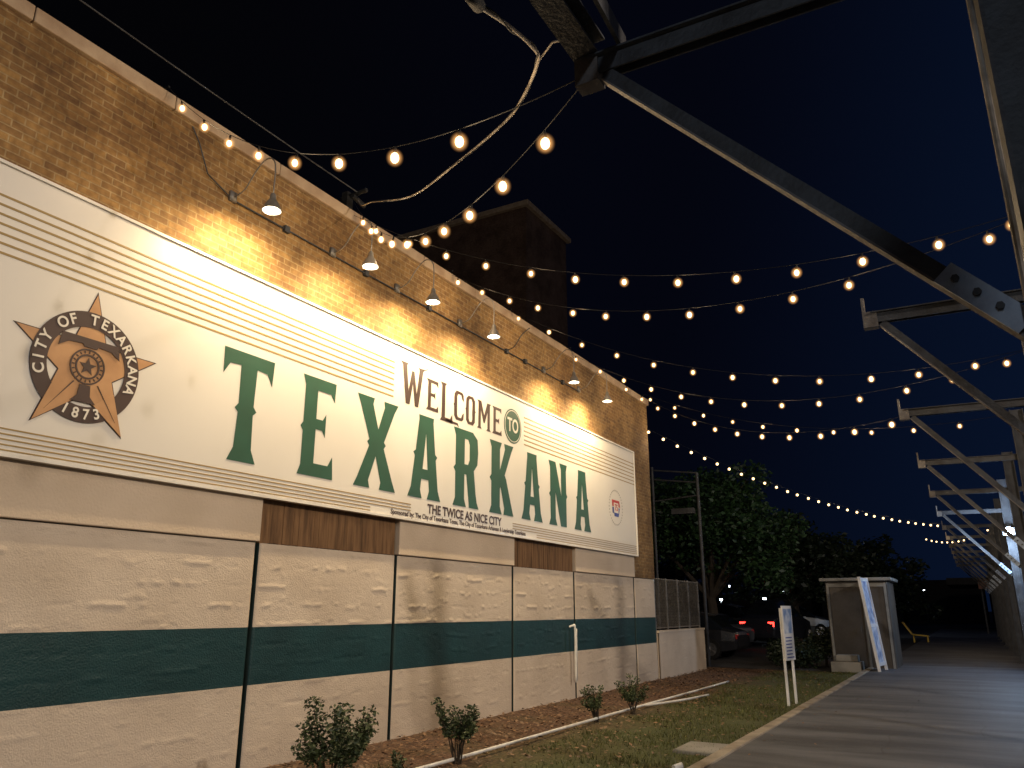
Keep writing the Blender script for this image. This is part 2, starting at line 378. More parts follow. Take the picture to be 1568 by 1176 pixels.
while t<a1:
    for sgn in(1,-1):
        if sgn==1: pa,pb=(t,z0),(t+H,z1)
        else: pa,pb=(t,z1),(t+H,z0)
        c=clip(pa,pb)
        if c and c[1][0]-c[0][0]>.01:
            mb.beam((WX-.055+.004*sgn,c[0][0],c[0][1]),(WX-.055+.004*sgn,c[1][0],c[1][1]),.005,.005)
    t+=.075
mb.obj('wire_mesh',[M['metal']],fc)

# ------------------------------------------------------------------ sign
sg=group('welcome_sign')
SX=WX+.07; SY0,SY1,SZ0,SZ1=2.35,17.66,2.78,5.25
mb=MB(); mb.box(WX+.003,SX,SY0+.03,SY1-.03,SZ0+.03,SZ1-.03); mb.obj('sign_face',[M['sign']],sg)
mb=MB(); fx0,fx1=WX+.004,SX+.025
mb.box(fx0,fx1,SY0,SY1,SZ1-.028,SZ1); mb.box(fx0,fx1,SY0,SY1,SZ0,SZ0+.028)
mb.box(fx0,fx1,SY0,SY0+.028,SZ0+.03,SZ1-.03); mb.box(fx0,fx1,SY1-.028,SY1,SZ0+.03,SZ1-.03)
mb.obj('sign_frame',[M['frame']],sg)
L1=SX+.004
mb=MB()
for i in range(7):
    z=4.45+.083*i
    mb.box(SX+.0005,L1,SY0+.04,8.36,z-.010,z+.010)
    mb.box(SX+.0005,L1,12.16 if abs(z-4.72)<.28 else 12.0,SY1-.04,z-.010,z+.010)
for i in range(5):
    z=2.835+.043*i
    mb.box(SX+.0005,L1,SY0+.04,(8.85 if i>1 else 7.98),z-.006,z+.006)
    mb.box(SX+.0005,L1,(11.74 if i>1 else 12.62),SY1-.04,z-.006,z+.006)
mb.obj('gold_stripes',[M['gold']],sg)
BAS=Matrix(((0,0,1,0),(1,0,0,0),(0,1,0,0),(0,0,0,1)))
def curve_shape(name,polys,y,z,w,h,m,x=L1,th=.003,rot=0):
    cu=bpy.data.curves.new(name,'CURVE'); cu.dimensions='2D'; cu.fill_mode='BOTH'; cu.extrude=th/2
    for P in polys:
        s=cu.splines.new('POLY'); s.points.add(len(P)-1)
        for i,(a,b) in enumerate(P): s.points[i].co=(a*w,b*h,0,1)
        s.use_cyclic_u=True
    o=bpy.data.objects.new(name,cu); COL.objects.link(o); bpy.context.view_layer.update()
    me=bpy.data.meshes.new_from_object(o.evaluated_get(bpy.context.evaluated_depsgraph_get())); bpy.data.objects.remove(o)
    me.materials.clear(); me.materials.append(m)
    o=bpy.data.objects.new(name,me); COL.objects.link(o); o.parent=sg
    o.matrix_world=Matrix.Translation((x,y,z))@BAS@Matrix.Rotation(rot,4,'Z')
    return o
def text(txt,y,z,size,m,sx=1,x=L1,rot=0,bold=0,align='CENTER',par=None,spacing=1):
    cu=bpy.data.curves.new('lettering','FONT'); cu.body=txt; cu.size=size; cu.extrude=.001; cu.offset=bold; cu.align_x=align; cu.align_y='CENTER'; cu.space_character=spacing
    o=bpy.data.objects.new('t',cu); COL.objects.link(o); bpy.context.view_layer.update()
    me=bpy.data.meshes.new_from_object(o.evaluated_get(bpy.context.evaluated_depsgraph_get())); bpy.data.objects.remove(o)
    me.materials.clear(); me.materials.append(m)
    o=bpy.data.objects.new('lettering',me); COL.objects.link(o); o.parent=par or sg
    o.matrix_world=Matrix.Translation((x,y,z))@BAS@Matrix.Rotation(rot,4,'Z')@Matrix.Diagonal((sx,1,1,1))
    return o
G={
'T':[[(0,1),(1,1),(.98,.76),(.87,.865),(.66,.875),(.645,.52),(.71,.475),(.645,.44),(.67,.12),(.77,0),(.23,0),(.33,.12),(.355,.44),(.29,.475),(.355,.52),(.34,.875),(.13,.865),(.02,.76)]],
'E':[[(0,1),(.96,1),(.94,.80),(.82,.875),(.43,.875),(.43,.58),(.62,.58),(.71,.65),(.71,.41),(.62,.475),(.43,.475),(.43,.13),(.84,.13),(.96,.23),(1,0),(0,0),(.08,.1),(.08,.43),(.01,.475),(.08,.52),(.08,.9)]],
'X':[[(0,1),(.40,1),(.37,.93),(.52,.66),(.66,.93),(.64,1),(1,1),(.91,.9),(.67,.53),(.72,.5),(.67,.46),(.92,.1),(1,0),(.6,0),(.63,.08),(.485,.36),(.33,.08),(.37,0),(0,0),(.08,.1),(.32,.46),(.27,.5),(.32,.53),(.08,.9)]],
'A':[[(.27,1),(.73,1),(.72,.94),(.80,.56),(.87,.53),(.82,.49),(.91,.12),(1,0),(.58,0),(.64,.1),(.61,.23),(.39,.23),(.36,.1),(.42,0),(0,0),(.09,.12),(.18,.49),(.13,.53),(.20,.56),(.28,.94)],[(.42,.35),(.58,.35),(.5,.80)]],
'R':[[(0,1),(.74,1),(.93,.92),(.96,.75),(.93,.58),(.79,.49),(.87,.2),(.92,.08),(1,0),(.62,0),(.60,.08),(.50,.42),(.42,.42),(.42,.1),(.5,0),(0,0),(.08,.1),(.08,.43),(.01,.475),(.08,.52),(.08,.9)],[(.42,.55),(.56,.55),(.62,.62),(.62,.82),(.56,.885),(.42,.885)]],
'K':[[(0,1),(.5,1),(.42,.9),(.42,.60),(.64,.92),(.60,1),(1,1),(.9,.9),(.62,.55),(.68,.50),(.93,.1),(1,0),(.58,0),(.61,.09),(.45,.38),(.42,.35),(.42,.1),(.5,0),(0,0),(.08,.1),(.08,.43),(.01,.475),(.08,.52),(.08,.9)]],
'N':[[(0,1),(.36,1),(.66,.47),(.66,.9),(.58,1),(1,1),(.93,.9),(.93,.54),(.99,.49),(.93,.45),(.93,0),(.62,0),(.34,.53),(.34,.1),(.42,0),(0,0),(.08,.1),(.08,.43),(.01,.475),(.08,.52),(.08,.9)]],
}
wd={'T':.72,'E':.60,'X':.86,'A':.80,'R':.74,'K':.80,'N':.80}
cs=[5.80,6.93,8.05,9.16,10.26,11.36,12.45,13.52,14.62]
for ch,cy in zip('TEXARKANA',cs):
    w=wd[ch]; curve_shape('letter_'+ch,G[ch],cy-w/2,3.12,w,1.21,M['tgreen'])
W_={
'W':[[(0,1),(.30,1),(.25,.94),(.34,.3),(.46,.85),(.56,.85),(.68,.3),(.78,.94),(.72,1),(1,1),(.93,.93),(.76,0),(.62,0),(.51,.55),(.40,0),(.25,0),(.08,.93)]],
'E':[[(0,1),(.95,1),(.95,.82),(.8,.9),(.36,.9),(.36,.56),(.62,.56),(.72,.63),(.72,.40),(.62,.46),(.36,.46),(.36,.1),(.82,.1),(.97,.2),(1,0),(0,0),(.12,.08),(.12,.92)]],
'L':[[(0,1),(.5,1),(.38,.93),(.38,.1),(.8,.1),(.97,.24),(1,0),(0,0),(.12,.08),(.12,.92)]],
'C':[[(.25,1),(.8,1),(.95,.92),(.98,.7),(.82,.76),(.72,.9),(.42,.9),(.34,.8),(.34,.2),(.42,.1),(.72,.1),(.84,.24),(.98,.3),(.95,.08),(.8,0),(.25,0),(.08,.12),(.06,.45),(0,.5),(.06,.55),(.08,.88)]],
'O':[[(.27,1),(.73,1),(.92,.88),(.94,.55),(1,.5),(.94,.45),(.92,.12),(.73,0),(.27,0),(.08,.12),(.06,.45),(0,.5),(.06,.55),(.08,.88)],[(.40,.9),(.33,.8),(.33,.2),(.40,.1),(.60,.1),(.67,.2),(.67,.8),(.60,.9)]],
'M':[[(0,1),(.28,1),(.5,.5),(.72,1),(1,1),(.92,.93),(.92,.07),(1,0),(.68,0),(.75,.07),(.75,.68),(.54,.24),(.46,.24),(.25,.68),(.25,.07),(.32,0),(0,0),(.08,.07),(.08,.93)]],
}
lst=[('W',8.50,.58,4.42,.60),('E',9.14,.31,4.45,.47),('L',9.50,.34,4.36,.60),('C',9.86,.30,4.45,.47),('O',10.20,.31,4.45,.47),('M',10.56,.43,4.45,.47),('E',11.04,.31,4.45,.47)]
for ch,y0,w,z0,h in lst: curve_shape('small_letter_'+ch,W_[ch],y0,z0,w,h,M['tbrown'])
def disc(r,n=64,r2=None):
    P=[[(r*math.cos(2*math.pi*i/n),r*math.sin(2*math.pi*i/n)) for i in range(n)]]
    if r2: P.append([(r2*math.cos(2*math.pi*i/n),r2*math.sin(2*math.pi*i/n)) for i in range(n)])
    return P
curve_shape('to_disc',disc(.31),11.74,4.70,1,1,M['tgreen'])
curve_shape('to_ring',disc(.285,64,.272),11.74,4.70,1,1,M['cring'],L1+.003)
text('TO',11.74,4.70,.34,M['cring'],.8,L1+.004,bold=.006)
curve_shape('w_swash',[[(0,0),(.5,.08),(.8,.3),(.86,.3),(.56,.0),(0,-.07)]],8.98,5.02,.22,.14,M['tbrown'])
curve_shape('l_swash',[[(0,0),(.9,0),(1,-.5),(.85,-.28),(0,-.22)]],9.66,4.40,.36,.12,M['tbrown'])
text('THE TWICE AS NICE CITY',10.30,2.985,.185,M['tbrown'],.98,bold=.005)
text('Sponsored by: The City of Texarkana Texas, The City of Texarkana Arkansas & Leadership Texarkana',10.30,2.865,.098,M['tbrown'],.93,bold=.0015)
cy,cz=3.967,3.69
def star(R,r,rot=90):
    return [[((R if i%2==0 else r)*math.cos(math.radians(rot+36*i)),(R if i%2==0 else r)*math.sin(math.radians(rot+36*i))) for i in range(10)]]
curve_shape('star_outline',star(.72,.275),cy,cz,1,1,M['tbrown'],L1-.002)
curve_shape('star',star(.69,.262),cy,cz,1,1,M['star'],L1+.002)
curve_shape('seal_ring',disc(.51,72,.365),cy,cz,1,1,M['tbrown'],L1+.006)
for k in(-126,-54):
    R0=.70; a=math.radians(k); 
    P=[(R0*math.cos(a),R0*math.sin(a))]
    for s_ in(14.5,-14.5): 
        aa=math.radians(k+s_*1.35); P.append((.345*math.cos(aa),.345*math.sin(aa)))
    curve_shape('star_leg',[P],cy,cz,1,1,M['star'],L1+.010)
for k in(2,3):
    a=math.radians(90+72*k)
    P=[(.19*math.cos(a),.19*math.sin(a)),(.56*math.cos(a)-.004*math.sin(a),.56*math.sin(a)+.004*math.cos(a)),(.19*math.cos(a+.06),.19*math.sin(a+.06))]
    curve_shape('star_ridge',[P],cy,cz,1,1,M['tbrown'],L1+.0125)
curve_shape('inner_seal_ring',disc(.165,48,.150),cy,cz,1,1,M['tbrown'],L1+.010)
curve_shape('inner_seal_ring',disc(.115,48,.098),cy,cz,1,1,M['tbrown'],L1+.010)
curve_shape('inner_star',star(.085,.035),cy,cz,1,1,M['tbrown'],L1+.010)
for i in range(20):
    aa=2*math.pi*i/20; curve_shape('seal_dash',[[(-.006,-.012),(.006,-.012),(.006,.012),(-.006,.012)]],cy+.133*math.cos(aa),cz+.133*math.sin(aa),1,1,M['tbrown'],L1+.010,rot=aa+1.57)
curve_shape('seal_T_top',[[(-.29,.13),(-.27,.26),(.27,.26),(.29,.13),(.20,.19),(.075,.20),(.06,.175),(-.06,.175),(-.075,.20),(-.20,.19)]],cy,cz,1,1,M['tbrown'],L1+.013)
curve_shape('seal_T_foot',[[(-.05,-.17),(.05,-.17),(.06,-.27),(.12,-.33),(-.12,-.33),(-.06,-.27)]],cy,cz,1,1,M['tbrown'],L1+.013)
s='CITY OF TEXARKANA'
for i,ch in enumerate(s):
    if ch==' ':continue
    aa=math.radians(196-(212)*i/(len(s)-1)); text(ch,cy+.437*math.cos(aa),cz+.437*math.sin(aa),.135,M['cring'],.95,L1+.0125,rot=aa-math.pi/2,bold=.003)
for i,ch in enumerate('1873'):
    aa=math.radians(-90+(i-1.5)*13); text(ch,cy+.437*math.cos(aa),cz+.437*math.sin(aa),.13,M['cring'],.95,L1+.0125,rot=aa+math.pi/2,bold=.003)
cy,cz=16.42,3.78
for i in range(34):
    aa=2*math.pi*i/34; curve_shape('dot',disc(.018,10),cy+.38*math.cos(aa),cz+.38*math.sin(aa),1,1,M['grey'],rot=0)
curve_shape('arkansas_shape_top',[[(-.22,.16),(.2,.16),(.24,.02),(-.21,.02)]],cy,cz,1,1,M['red'])
curve_shape('arkansas_shape_bottom',[[(-.21,.0),(.22,.0),(.14,-.2),(-.1,-.2),(-.1,-.14),(-.2,-.13)]],cy,cz,1,1,M['blue'])
curve_shape('emblem_band',[[(-.13,.10),(.13,.10),(.13,-.12),(-.13,-.12)]],cy,cz,1,1,M['cring'],L1+.004)
text('75',cy,cz-.01,.2,M['red'],.9,L1+.008,bold=.004)

# ------------------------------------------------------------------ gooseneck lamps
def spot(name,loc,tgt,power,col,size,blend,rad,par=None):
    l=bpy.data.lights.new(name,'SPOT'); l.energy=power; l.color=col; l.spot_size=math.radians(size); l.spot_blend=blend; l.shadow_soft_size=rad
    o=bpy.data.objects.new(name,l); COL.objects.link(o); o.location=loc
    o.rotation_euler=(Vector(tgt)-Vector(loc)).to_track_quat('-Z','Y').to_euler()
    if par: o.parent=par
    return o
def smooth(P,n=8):
    P=[Vector(q) for q in P];out=[]
    for i in range(len(P)-1):
        p0=P[max(i-1,0)];p1=P[i];p2=P[i+1];p3=P[min(i+2,len(P)-1)]
        for q in range(n):
            t=q/n; out.append(.5*((2*p1)+(p2-p0)*t+(2*p0-5*p1+4*p2-p3)*t*t+(3*p1-p0-3*p2+p3)*t**3))
    out.append(P[-1]); return out
for yl in(5.37,7.03,8.4,10.07,13.06,14.68):
    gl=group('gooseneck_sign_lamp'); mb=MB()
    arm=[(0,0,0),(.10,0,.0),(.22,0,.05),(.34,0,.2),(.46,0,.31),(.56,0,.33),(.64,0,.27),(.67,0,.14),(.67,0,-.14)]
    O=Vector((WX,yl,6.1))
    mb.tube([O+q for q in smooth(arm,4)],.008,8,0)
    mb.box(WX,WX+.04,yl-.045,yl+.045,6.04,6.16,0)
    c=O+Vector((.67,0,0)); tx=.10
    prof=[(.020,-.14),(.032,-.16),(.034,-.21),(.055,-.24),(.084,-.29),(.102,-.34),(.104,-.348)]
    seg=24;b=len(mb.v)
    for sgn in(0,.004):
        for r,z in prof:
            for k in range(seg):
                t=2*math.pi*k/seg; mb.v.append((c.x+(r-sgn)*math.cos(t),c.y+(r-sgn)*math.sin(t),c.z+z-sgn*.5))
    for s_ in range(2):
        for i in range(len(prof)-1):
            for k in range(seg):
                k2=(k+1)%seg;o_=b+s_*len(prof)*seg; q=(o_+i*seg+k,o_+(i+1)*seg+k,o_+(i+1)*seg+k2,o_+i*seg+k2)
                mb.f.append(q); mb.m.append(0 if s_==0 else 2)
    mb.ico((c.x,c.y,c.z-.318),.045,1,2,(1.2,1.2,1.1))
    mb.obj('arm_shade_bulb',[M['metal'],M['hot'],M['white']],gl,True)
    spot('lamp_light',(c.x,c.y,c.z-.385),(WX+.05,yl+.1,c.z-1.35),235*U(.85,1.15),(1,.76,.44),160,.75,.04,gl)
cd=group('wall_conduit'); mb=MB()
mb.tube([(WX+.02,4.75,6.65),(WX+.03,4.85,6.5),(WX+.03,5.0,6.2),(WX+.025,5.37,6.06)],.008,6)
mb.tube([(WX+.025,5.37,6.06),(WX+.025,14.7,6.06)],.010,6)
for yy in(6.2,7.7,9.2,11.6,12.3,13.9): mb.box(WX+.002,WX+.05,yy-.04,yy+.04,6.02,6.10)
mb.tube(smooth([(WX+.03,11.6,6.08),(WX+.18,11.6,6.12),(WX+.34,11.6,6.32),(WX+.5,11.6,6.42)],5),.009,6)
mb.obj('conduit_run',[M['steel']],cd)

# ------------------------------------------------------------------ string lights
def string(P0,z0,P1,z1,sag,first,step,last,power=6.,far=False):
    g_=group('string_lights'); P0=Vector((P0[0],P0[1],0));P1=Vector((P1[0],P1[1],0)); ln=(P1-P0).length
    def at(s):
        t=s/ln; q=P0.lerp(P1,t); q.z=z0*(1-t)+z1*t-4*sag*t*(1-t); return q
    w=MB(); w.tube([at(ln*i/48) for i in range(49)],.0030,5); w.obj('wire',[M['dark']],g_)
    s=first; sk=MB(); bu=MB(); sh=MB(); k=0
    while s<=last+.01:
        q=at(s+U(-.025,.025)); a=U(0,6.28); tl=U(0,.22); d=Vector((math.sin(tl)*math.cos(a),math.sin(tl)*math.sin(a),-math.cos(tl)))
        sk.tube([q,q+d*.02,q+d*.046],[.006,.011,.012],6)
        c=q+d*.082
        if far: bu.ico(c,.040,0,1)
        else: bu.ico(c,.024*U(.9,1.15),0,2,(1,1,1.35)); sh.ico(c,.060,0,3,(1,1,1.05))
        if k%3==1: point('bulb_light',c+d*.085,power*3,(1,.72,.42),.02,g_)
        s+=step; k+=1
    sk.obj('sockets',[M['dark']],g_); bu.obj('bulb_filaments',[M['coref'] if far else M['core']],g_,True)
    if not far: sh.obj('bulb_halo_shell',[M['shell']],g_,True)
WXs=WX+.03
string((WXs,4.4),6.92,(-1.255,3.0),4.10,.62,.42,.60,5.0)
string((WXs,7.36),7.0,(-1.255,3.0),4.10,.70,.80,.62,6.8)
string((WXs,7.36),6.80,(1.1,7.3),4.86,.79,.43,.58,7.6)
string((WXs,9.8),6.85,(1.1,7.3),4.86,.80,.15,.62,8.0)
string((WXs,11.75),6.89,(1.1,11.5),4.80,.75,.18,.63,7.6)
string((WXs,14.3),6.80,(1.1,11.5),4.80,.86,.16,.65,8.1)
string((WXs,17.2),6.88,(-.44,11.5),4.10,.64,.26,.72,8.3)
string((WXs,18.7),6.95,(1.1,15.7),4.85,.55,.2,.80,7.6)
string((WXs,18.9),6.07,(1.0,36),4.80,.76,.04,.52,18.6,5.,True)
string((-1.6,44),5.0,(1.1,37.3),4.85,.35,.2,.6,7.2,3.,True)

# ------------------------------------------------------------------ canopy frames
def frame(y,xk,xp,zb,zt=4.85,first=False):
    g_=group('canopy_frame'); mb=MB()
    w=.10
    mb.box(xp-w,xp-w+.014,y-.075,y+.075,.0,zt,0); mb.box(xp+w-.014,xp+w,y-.075,y+.075,0,zt,0); mb.box(xp-w+.014,xp+w-.014,y-.008,y+.008,0,zt,0)
    mb.box(xp-.2,xp+.2,y-.2,y+.2,.08,.11,0)
    for sx in(1,-1):
        xe=xp+(xk-xp)*sx; zk=4.10; xi=xp-w*sx
        for o_ in(-.03,.03): mb.beam((xe,y+o_,zk),(xi,y+o_,zk-.02),.010,.085,0)
        mb.beam((xe,y,zk+.049),(xi,y,zk+.029),.12,.010,0)
        dx=.12*sx
        a=Vector((xe+dx*.7,y,zk-.05)); b_=Vector((xi,y,zb))
        n=(b_-a).normalized(); up=Vector((0,1,0)).cross(n)
        if up.z>0: up=-up
        mb.beam(a-Vector((0,.022,0)),b_-Vector((0,.022,0)),.008,.058,0)
        mb.beam(a+up*.034,b_+up*.034,.055,.009,1)
        mb.box(min(xe-.07*sx,xe+.05*sx),max(xe-.07*sx,xe+.05*sx),y-.045,y+.045,zk-.085,zk+.06,1)
        mb.box(min(xe-.07*sx,xe-.045*sx),max(xe-.07*sx,xe-.045*sx),y-.04,y+.04,zk+.062,zk+.20,1)
        pm=b_-n*.20-Vector((0,.045,0)); mb.beam(pm-n*.17,pm+n*.15,.010,.085,2)
        for q in range(3):
            c=pm+n*(-.12+.085*q); mb.tube([c,c-Vector((0,.022,0))],.014,6,0)
    o=mb.obj('steel_frame',[M['steel'],M['steelp'],M['gus']],g_)
    return g_
f1=frame(3.0,-1.255,.42,2.47,7.2,True)
mb=MB(); mb.tube([(.29,2.88,.1),(.29,2.88,7.2)],.011,8); mb.obj('post_conduit',[M['cablew']],f1)
frame(-1.3,-1.255,.42,2.47,4.6)
ys=[7.33,11.4,15.65,20.0,24.3,28.6,32.9,37.2,41.5,45.8,50.1,54.4]
for y in ys: frame(y,-.44,1.1,2.45,4.9)
pl=group('eave_purlin'); mb=MB()
mb.box(-1.33,-1.20,-1.2,3.05,4.16,4.172); mb.box(-1.272,-1.258,-1.2,3.05,4.172,4.30); mb.box(-1.33,-1.20,-1.2,3.05,4.30,4.312)
mb.beam((-.9,-1.2,4.22),(-1.1,3.05,4.22),.02,.10)
mb.obj('purlin_beam',[M['steel']],pl)
cb=group('looping_power_cable'); 
cp=[(-6.62,7.36,7.06),(-6.3,7.1,6.72),(-5.77,6.7,6.43),(-4.63,6.0,5.85),(-3.38,5.0,5.33),(-2.45,4.2,4.93),(-2.02,3.7,4.67),(-1.65,3.2,4.45),(-1.53,2.9,4.29),(-1.49,2.6,4.17),(-1.46,2.3,4.03)]
sp=smooth(cp)
mb=MB(); mb.tube(sp,.0095,8,0)
tw=[q+Vector((.013*math.cos(i*.5),.0,.013*math.sin(i*.5))) for i,q in enumerate(sp)]
mb.tube(tw,.0045,6,1)
mb.tube([(-1.65,3.2,4.45),(-1.5,3.08,4.43),(-1.39,3.0,4.34)],.006,6,0)
mb.tube([(-1.46,2.3,4.03),(-1.44,2.2,4.0),(-1.42,2.05,4.02)],.03,10,1)
mb.ico((-1.43,2.12,4.02),.06,1,2,(1,1.3,.8)); mb.tube([(-1.5,2.3,4.1),(-1.42,2.1,4.22)],.022,8,1)
mb.obj('cable',[M['cablew'],M['dark']],cb,True)
sw=group('service_wire'); mb=MB(); mb.tube([Vector((-6.5,-6,7.6)).lerp(Vector((-6.6,7.36,7.12)),i/20)+Vector((0,0,-.5*(i/20)*(1-i/20)*1.2)) for i in range(21)],.009,6); mb.obj('wire',[M['steel']],sw)

# ------------------------------------------------------------------ dark tall building behind
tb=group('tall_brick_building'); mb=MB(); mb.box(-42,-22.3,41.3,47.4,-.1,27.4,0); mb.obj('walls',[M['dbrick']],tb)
mb=MB(); mb.box(-42.3,-22.0,41.0,41.35,27.4,27.75); mb.box(-22.35,-22.0,41.36,47.7,27.4,27.75); bevel(mb.obj('parapet_cap',[M['coping']],tb),.03)
mb=MB()
for r in range(5):
    for q in range(4): mb.box(-39+q*4.2,-37.6+q*4.2,41.24,41.28,2+r*3.8,4+r*3.8)
mb.obj('windows',[M['glass']],tb)

# ------------------------------------------------------------------ plants
def leafcloud(mb,c,R,n,size,squash=1.,mi=0):
    for i in range(n):
        while True:
            q=Vector((U(-1,1),U(-1,1),U(-1,1)))
            if .25<q.length<1: break
        q.z*=squash; pos=Vector(c)+q*R
        a=Vector((U(-1,1),U(-1,1),U(-.6,.6))).normalized(); b=a.cross(Vector((U(-1,1),U(-1,1),U(-1,1)))).normalized(); s=size*U(.6,1.3)
        mb.add([pos-a*s,pos+b*s*.5,pos+a*s,pos-b*s*.5],[(0,1,2,3)],mi)
def tree(loc,h,cr,n,leafm,name='oak_tree',size=.13,seed=1):
    random.seed(seed); g_=group(name); x,y=loc; mb=MB(); lf=MB()
    th=h*.28; mb.tube([(x,y,-.1),(x+.05,y,th*.5),(x-.05,y+.05,th)],[.30,.22,.18],10)
    cl=[]
    for i in range(11):
        a=i*2.4+U(-.3,.3); rr=cr*U(.35,.8); zz=h*U(.36,.85)
        e=Vector((x+rr*math.cos(a),y+rr*math.sin(a),zz)); m_=Vector((x,y,th)).lerp(e,.5)+Vector((0,0,.3))
        mb.tube([(x-.05,y+.05,th-.1),m_,e],[.12,.07,.02],6); cl.append((e,cr*U(.30,.48)))
        for q in range(4):
            e2=e+Vector((U(-1,1),U(-1,1),U(-.7,.8)))*cr*.42; mb.tube([m_.lerp(e,.5),e2],[.04,.012],5); cl.append((e2,cr*U(.14,.28)))
    cl.append((Vector((x,y,h*.86)),cr*.4)); cl.append((Vector((x,y,h*.6)),cr*.6))
    tot=sum(r*r for _,r in cl)
    for c,r in cl: leafcloud(lf,c,r,int(n*r*r/tot),size,.75)
    mb.obj('trunk_and_limbs',[M['bark']],g_); lf.obj('leaves',[leafm],g_); return g_
tree((-9.4,33.5),7.5,3.7,26000,M['leaf'],size=.11,seed=3)
tree((-13.5,38),7.0,3.4,7000,M['leafd'],seed=5)
tree((-8.0,44),6.6,3.6,11000,M['leafd'],size=.15,seed=8)
tree((-5.0,52),5.6,3.0,7000,M['leafd'],size=.16,seed=12)
random.seed(20)
def shrub(x,y,h,w,n,name='shrub'):
    g_=group(name); mb=MB(); lf=MB()
    for i in range(11):
        a=U(0,6.28); r=w*.5*U(.25,1.0); e=Vector((x+r*math.cos(a),y+r*math.sin(a),h*U(.5,1.05)))
        m_=Vector((x+r*.4*math.cos(a),y+r*.4*math.sin(a),h*.4))
        mb.tube([(x+U(-.03,.03),y+U(-.03,.03),-.02),m_,e],[.010,.007,.003],5)
        for q in range(4): leafcloud(lf,m_.lerp(e,.22+.27*q),w*.12,n//44,.021,1)
    mb.obj('stems',[M['bark']],g_); lf.obj('leaves',[M['shrub']],g_)
shrub(-5.06,5.75,.80,.78,4400); shrub(-5.06,7.75,.60,.48,2000); shrub(-5.07,11.5,.45,.40,1100); shrub(-4.93,12.6,.52,.5,1500)
shrub(-5.2,6.9,.22,.2,200)
for (x,y,h,w) in((-4.5,24.4,.8,1.2),(-5.1,26.2,.8,1.2),(-3.9,25.4,1.3,1.2)):
    g_=group('hedge_bush'); lf=MB(); 
    for q in range(14): leafcloud(lf,(x+U(-.4,.4)*w,y+U(-.4,.4)*w,h*U(.3,.75)),w*.26,150,.05,.9)
    st=MB(); st.tube([(x,y,-.05),(x,y,h*.5)],[.05,.02],6); st.obj('stems',[M['bark']],g_)
    lf.obj('leaves',[M['leafd']],g_)

g_=group('ground_pipe'); mb=MB()
mb.tube(smooth([(-5.15,5.5,.05),(-5.1,7.7,.045),(-5.05,10.5,.055),(-5.05,13.4,.05),(-5.0,16.2,.05),(-4.99,18.65,.05)],6),.020,8)
mb.tube(smooth([(-5.05,13.4,.05),(-4.95,13.6,.05),(-4.7,14.6,.05),(-4.57,15.6,.05)],6),.020,8); mb.obj('pvc_pipe',[M['pvc']],g_,True)
g_=group('wall_downpipe'); mb=MB()
mb.tube(smooth([(WX+.03,13.98,1.28),(WX+.09,14.02,1.30),(WX+.11,14.06,1.22),(WX+.11,14.06,.30)],6),.020,8)
mb.tube([(WX+.07,14.2,1.25),(WX+.07,14.2,.32)],.016,8); mb.obj('pvc_pipe',[M['pvc']],g_,True)
g_=group('paper_cup'); mb=MB(); mb.tube([(-2.85,8.35,.06),(-2.80,8.43,.065)],[.03,.04],12); mb.tube([(-2.80,8.43,.065),(-2.795,8.435,.065)],.043,12); mb.obj('cup',[M['white']],g_)

g_=group('information_sign'); mb=MB(); c=Vector((-2.95,15.1,0)); d=Vector((math.cos(math.radians(82)),math.sin(math.radians(82)),0))
for s_ in(-.20,.20): mb.beam(c+d*s_+Vector((0,0,-.1)),c+d*s_+Vector((0,0,1.62)),.04,.04,0)
n=Vector((d.y,-d.x,0))
mb.beam(c+d*-.24+Vector((0,0,1.2))+n*.035,c+d*.24+Vector((0,0,1.2))+n*.035,.02,.92,0)
mb.beam(c+d*-.20+Vector((0,0,1.40))+n*.048,c+d*.20+Vector((0,0,1.40))+n*.048,.005,.42,1)
for q in range(7): mb.beam(c+d*-.18+Vector((0,0,1.12-q*.055))+n*.047,c+d*(.18-.1*rnd())+Vector((0,0,1.12-q*.055))+n*.047,.003,.018,2)
mb.obj('posts_and_placard',[M['white'],M['poster'],M['blue']],g_)

g_=group('ticket_booth'); mb=MB(); mb.box(-3.55,-1.95,24.2,26.1,.0,2.35,0); bevel(mb.obj('booth_walls',[M['booth']],g_),.02)
mb=MB(); mb.box(-3.68,-1.82,24.05,26.25,2.353,2.44,0); bevel(mb.obj('booth_roof',[M['slab']],g_),.02)
mb=MB(); 
for xx in(-3.52,-2.62,-2.05): mb.box(xx,xx+.06,24.17,24.197,.05,2.30)
mb.box(-3.46,-2.05,24.172,24.195,2.2,2.29)
mb.obj('booth_trim',[M['slab']],g_)
mb=MB(); mb.box(-3.43,-2.66,24.18,24.198,.12,2.17); mb.tube([(-2.74,24.15,1.0),(-2.74,24.15,1.16)],.015,6); mb.obj('booth_door',[M['booth']],g_)
g_=group('display_board'); mb=MB(); c=Vector((-2.22,23.3,0)); d=Vector((math.cos(math.radians(84)),math.sin(math.radians(84)),0)); n=Vector((d.y,-d.x,0)); lean=Vector((-.24,0,0))
mb.beam(c-d*.42,c-d*.42+lean+Vector((0,0,2.42)),.08,.07,0); mb.beam(c+d*.42,c+d*.42+lean+Vector((0,0,2.42)),.08,.07,0)
for z in(.25,1.2,2.36): mb.beam(c-d*.4+lean*(z/2.42)+Vector((0,0,z)),c+d*.4+lean*(z/2.42)+Vector((0,0,z)),.05,.08,0)
q0=c-d*.37+lean*.11+Vector((0,0,.27));q1=c+d*.37+lean*.11+Vector((0,0,.27));q2=c+d*.37+lean*.96+Vector((0,0,2.32));q3=c-d*.37+lean*.96+Vector((0,0,2.32))
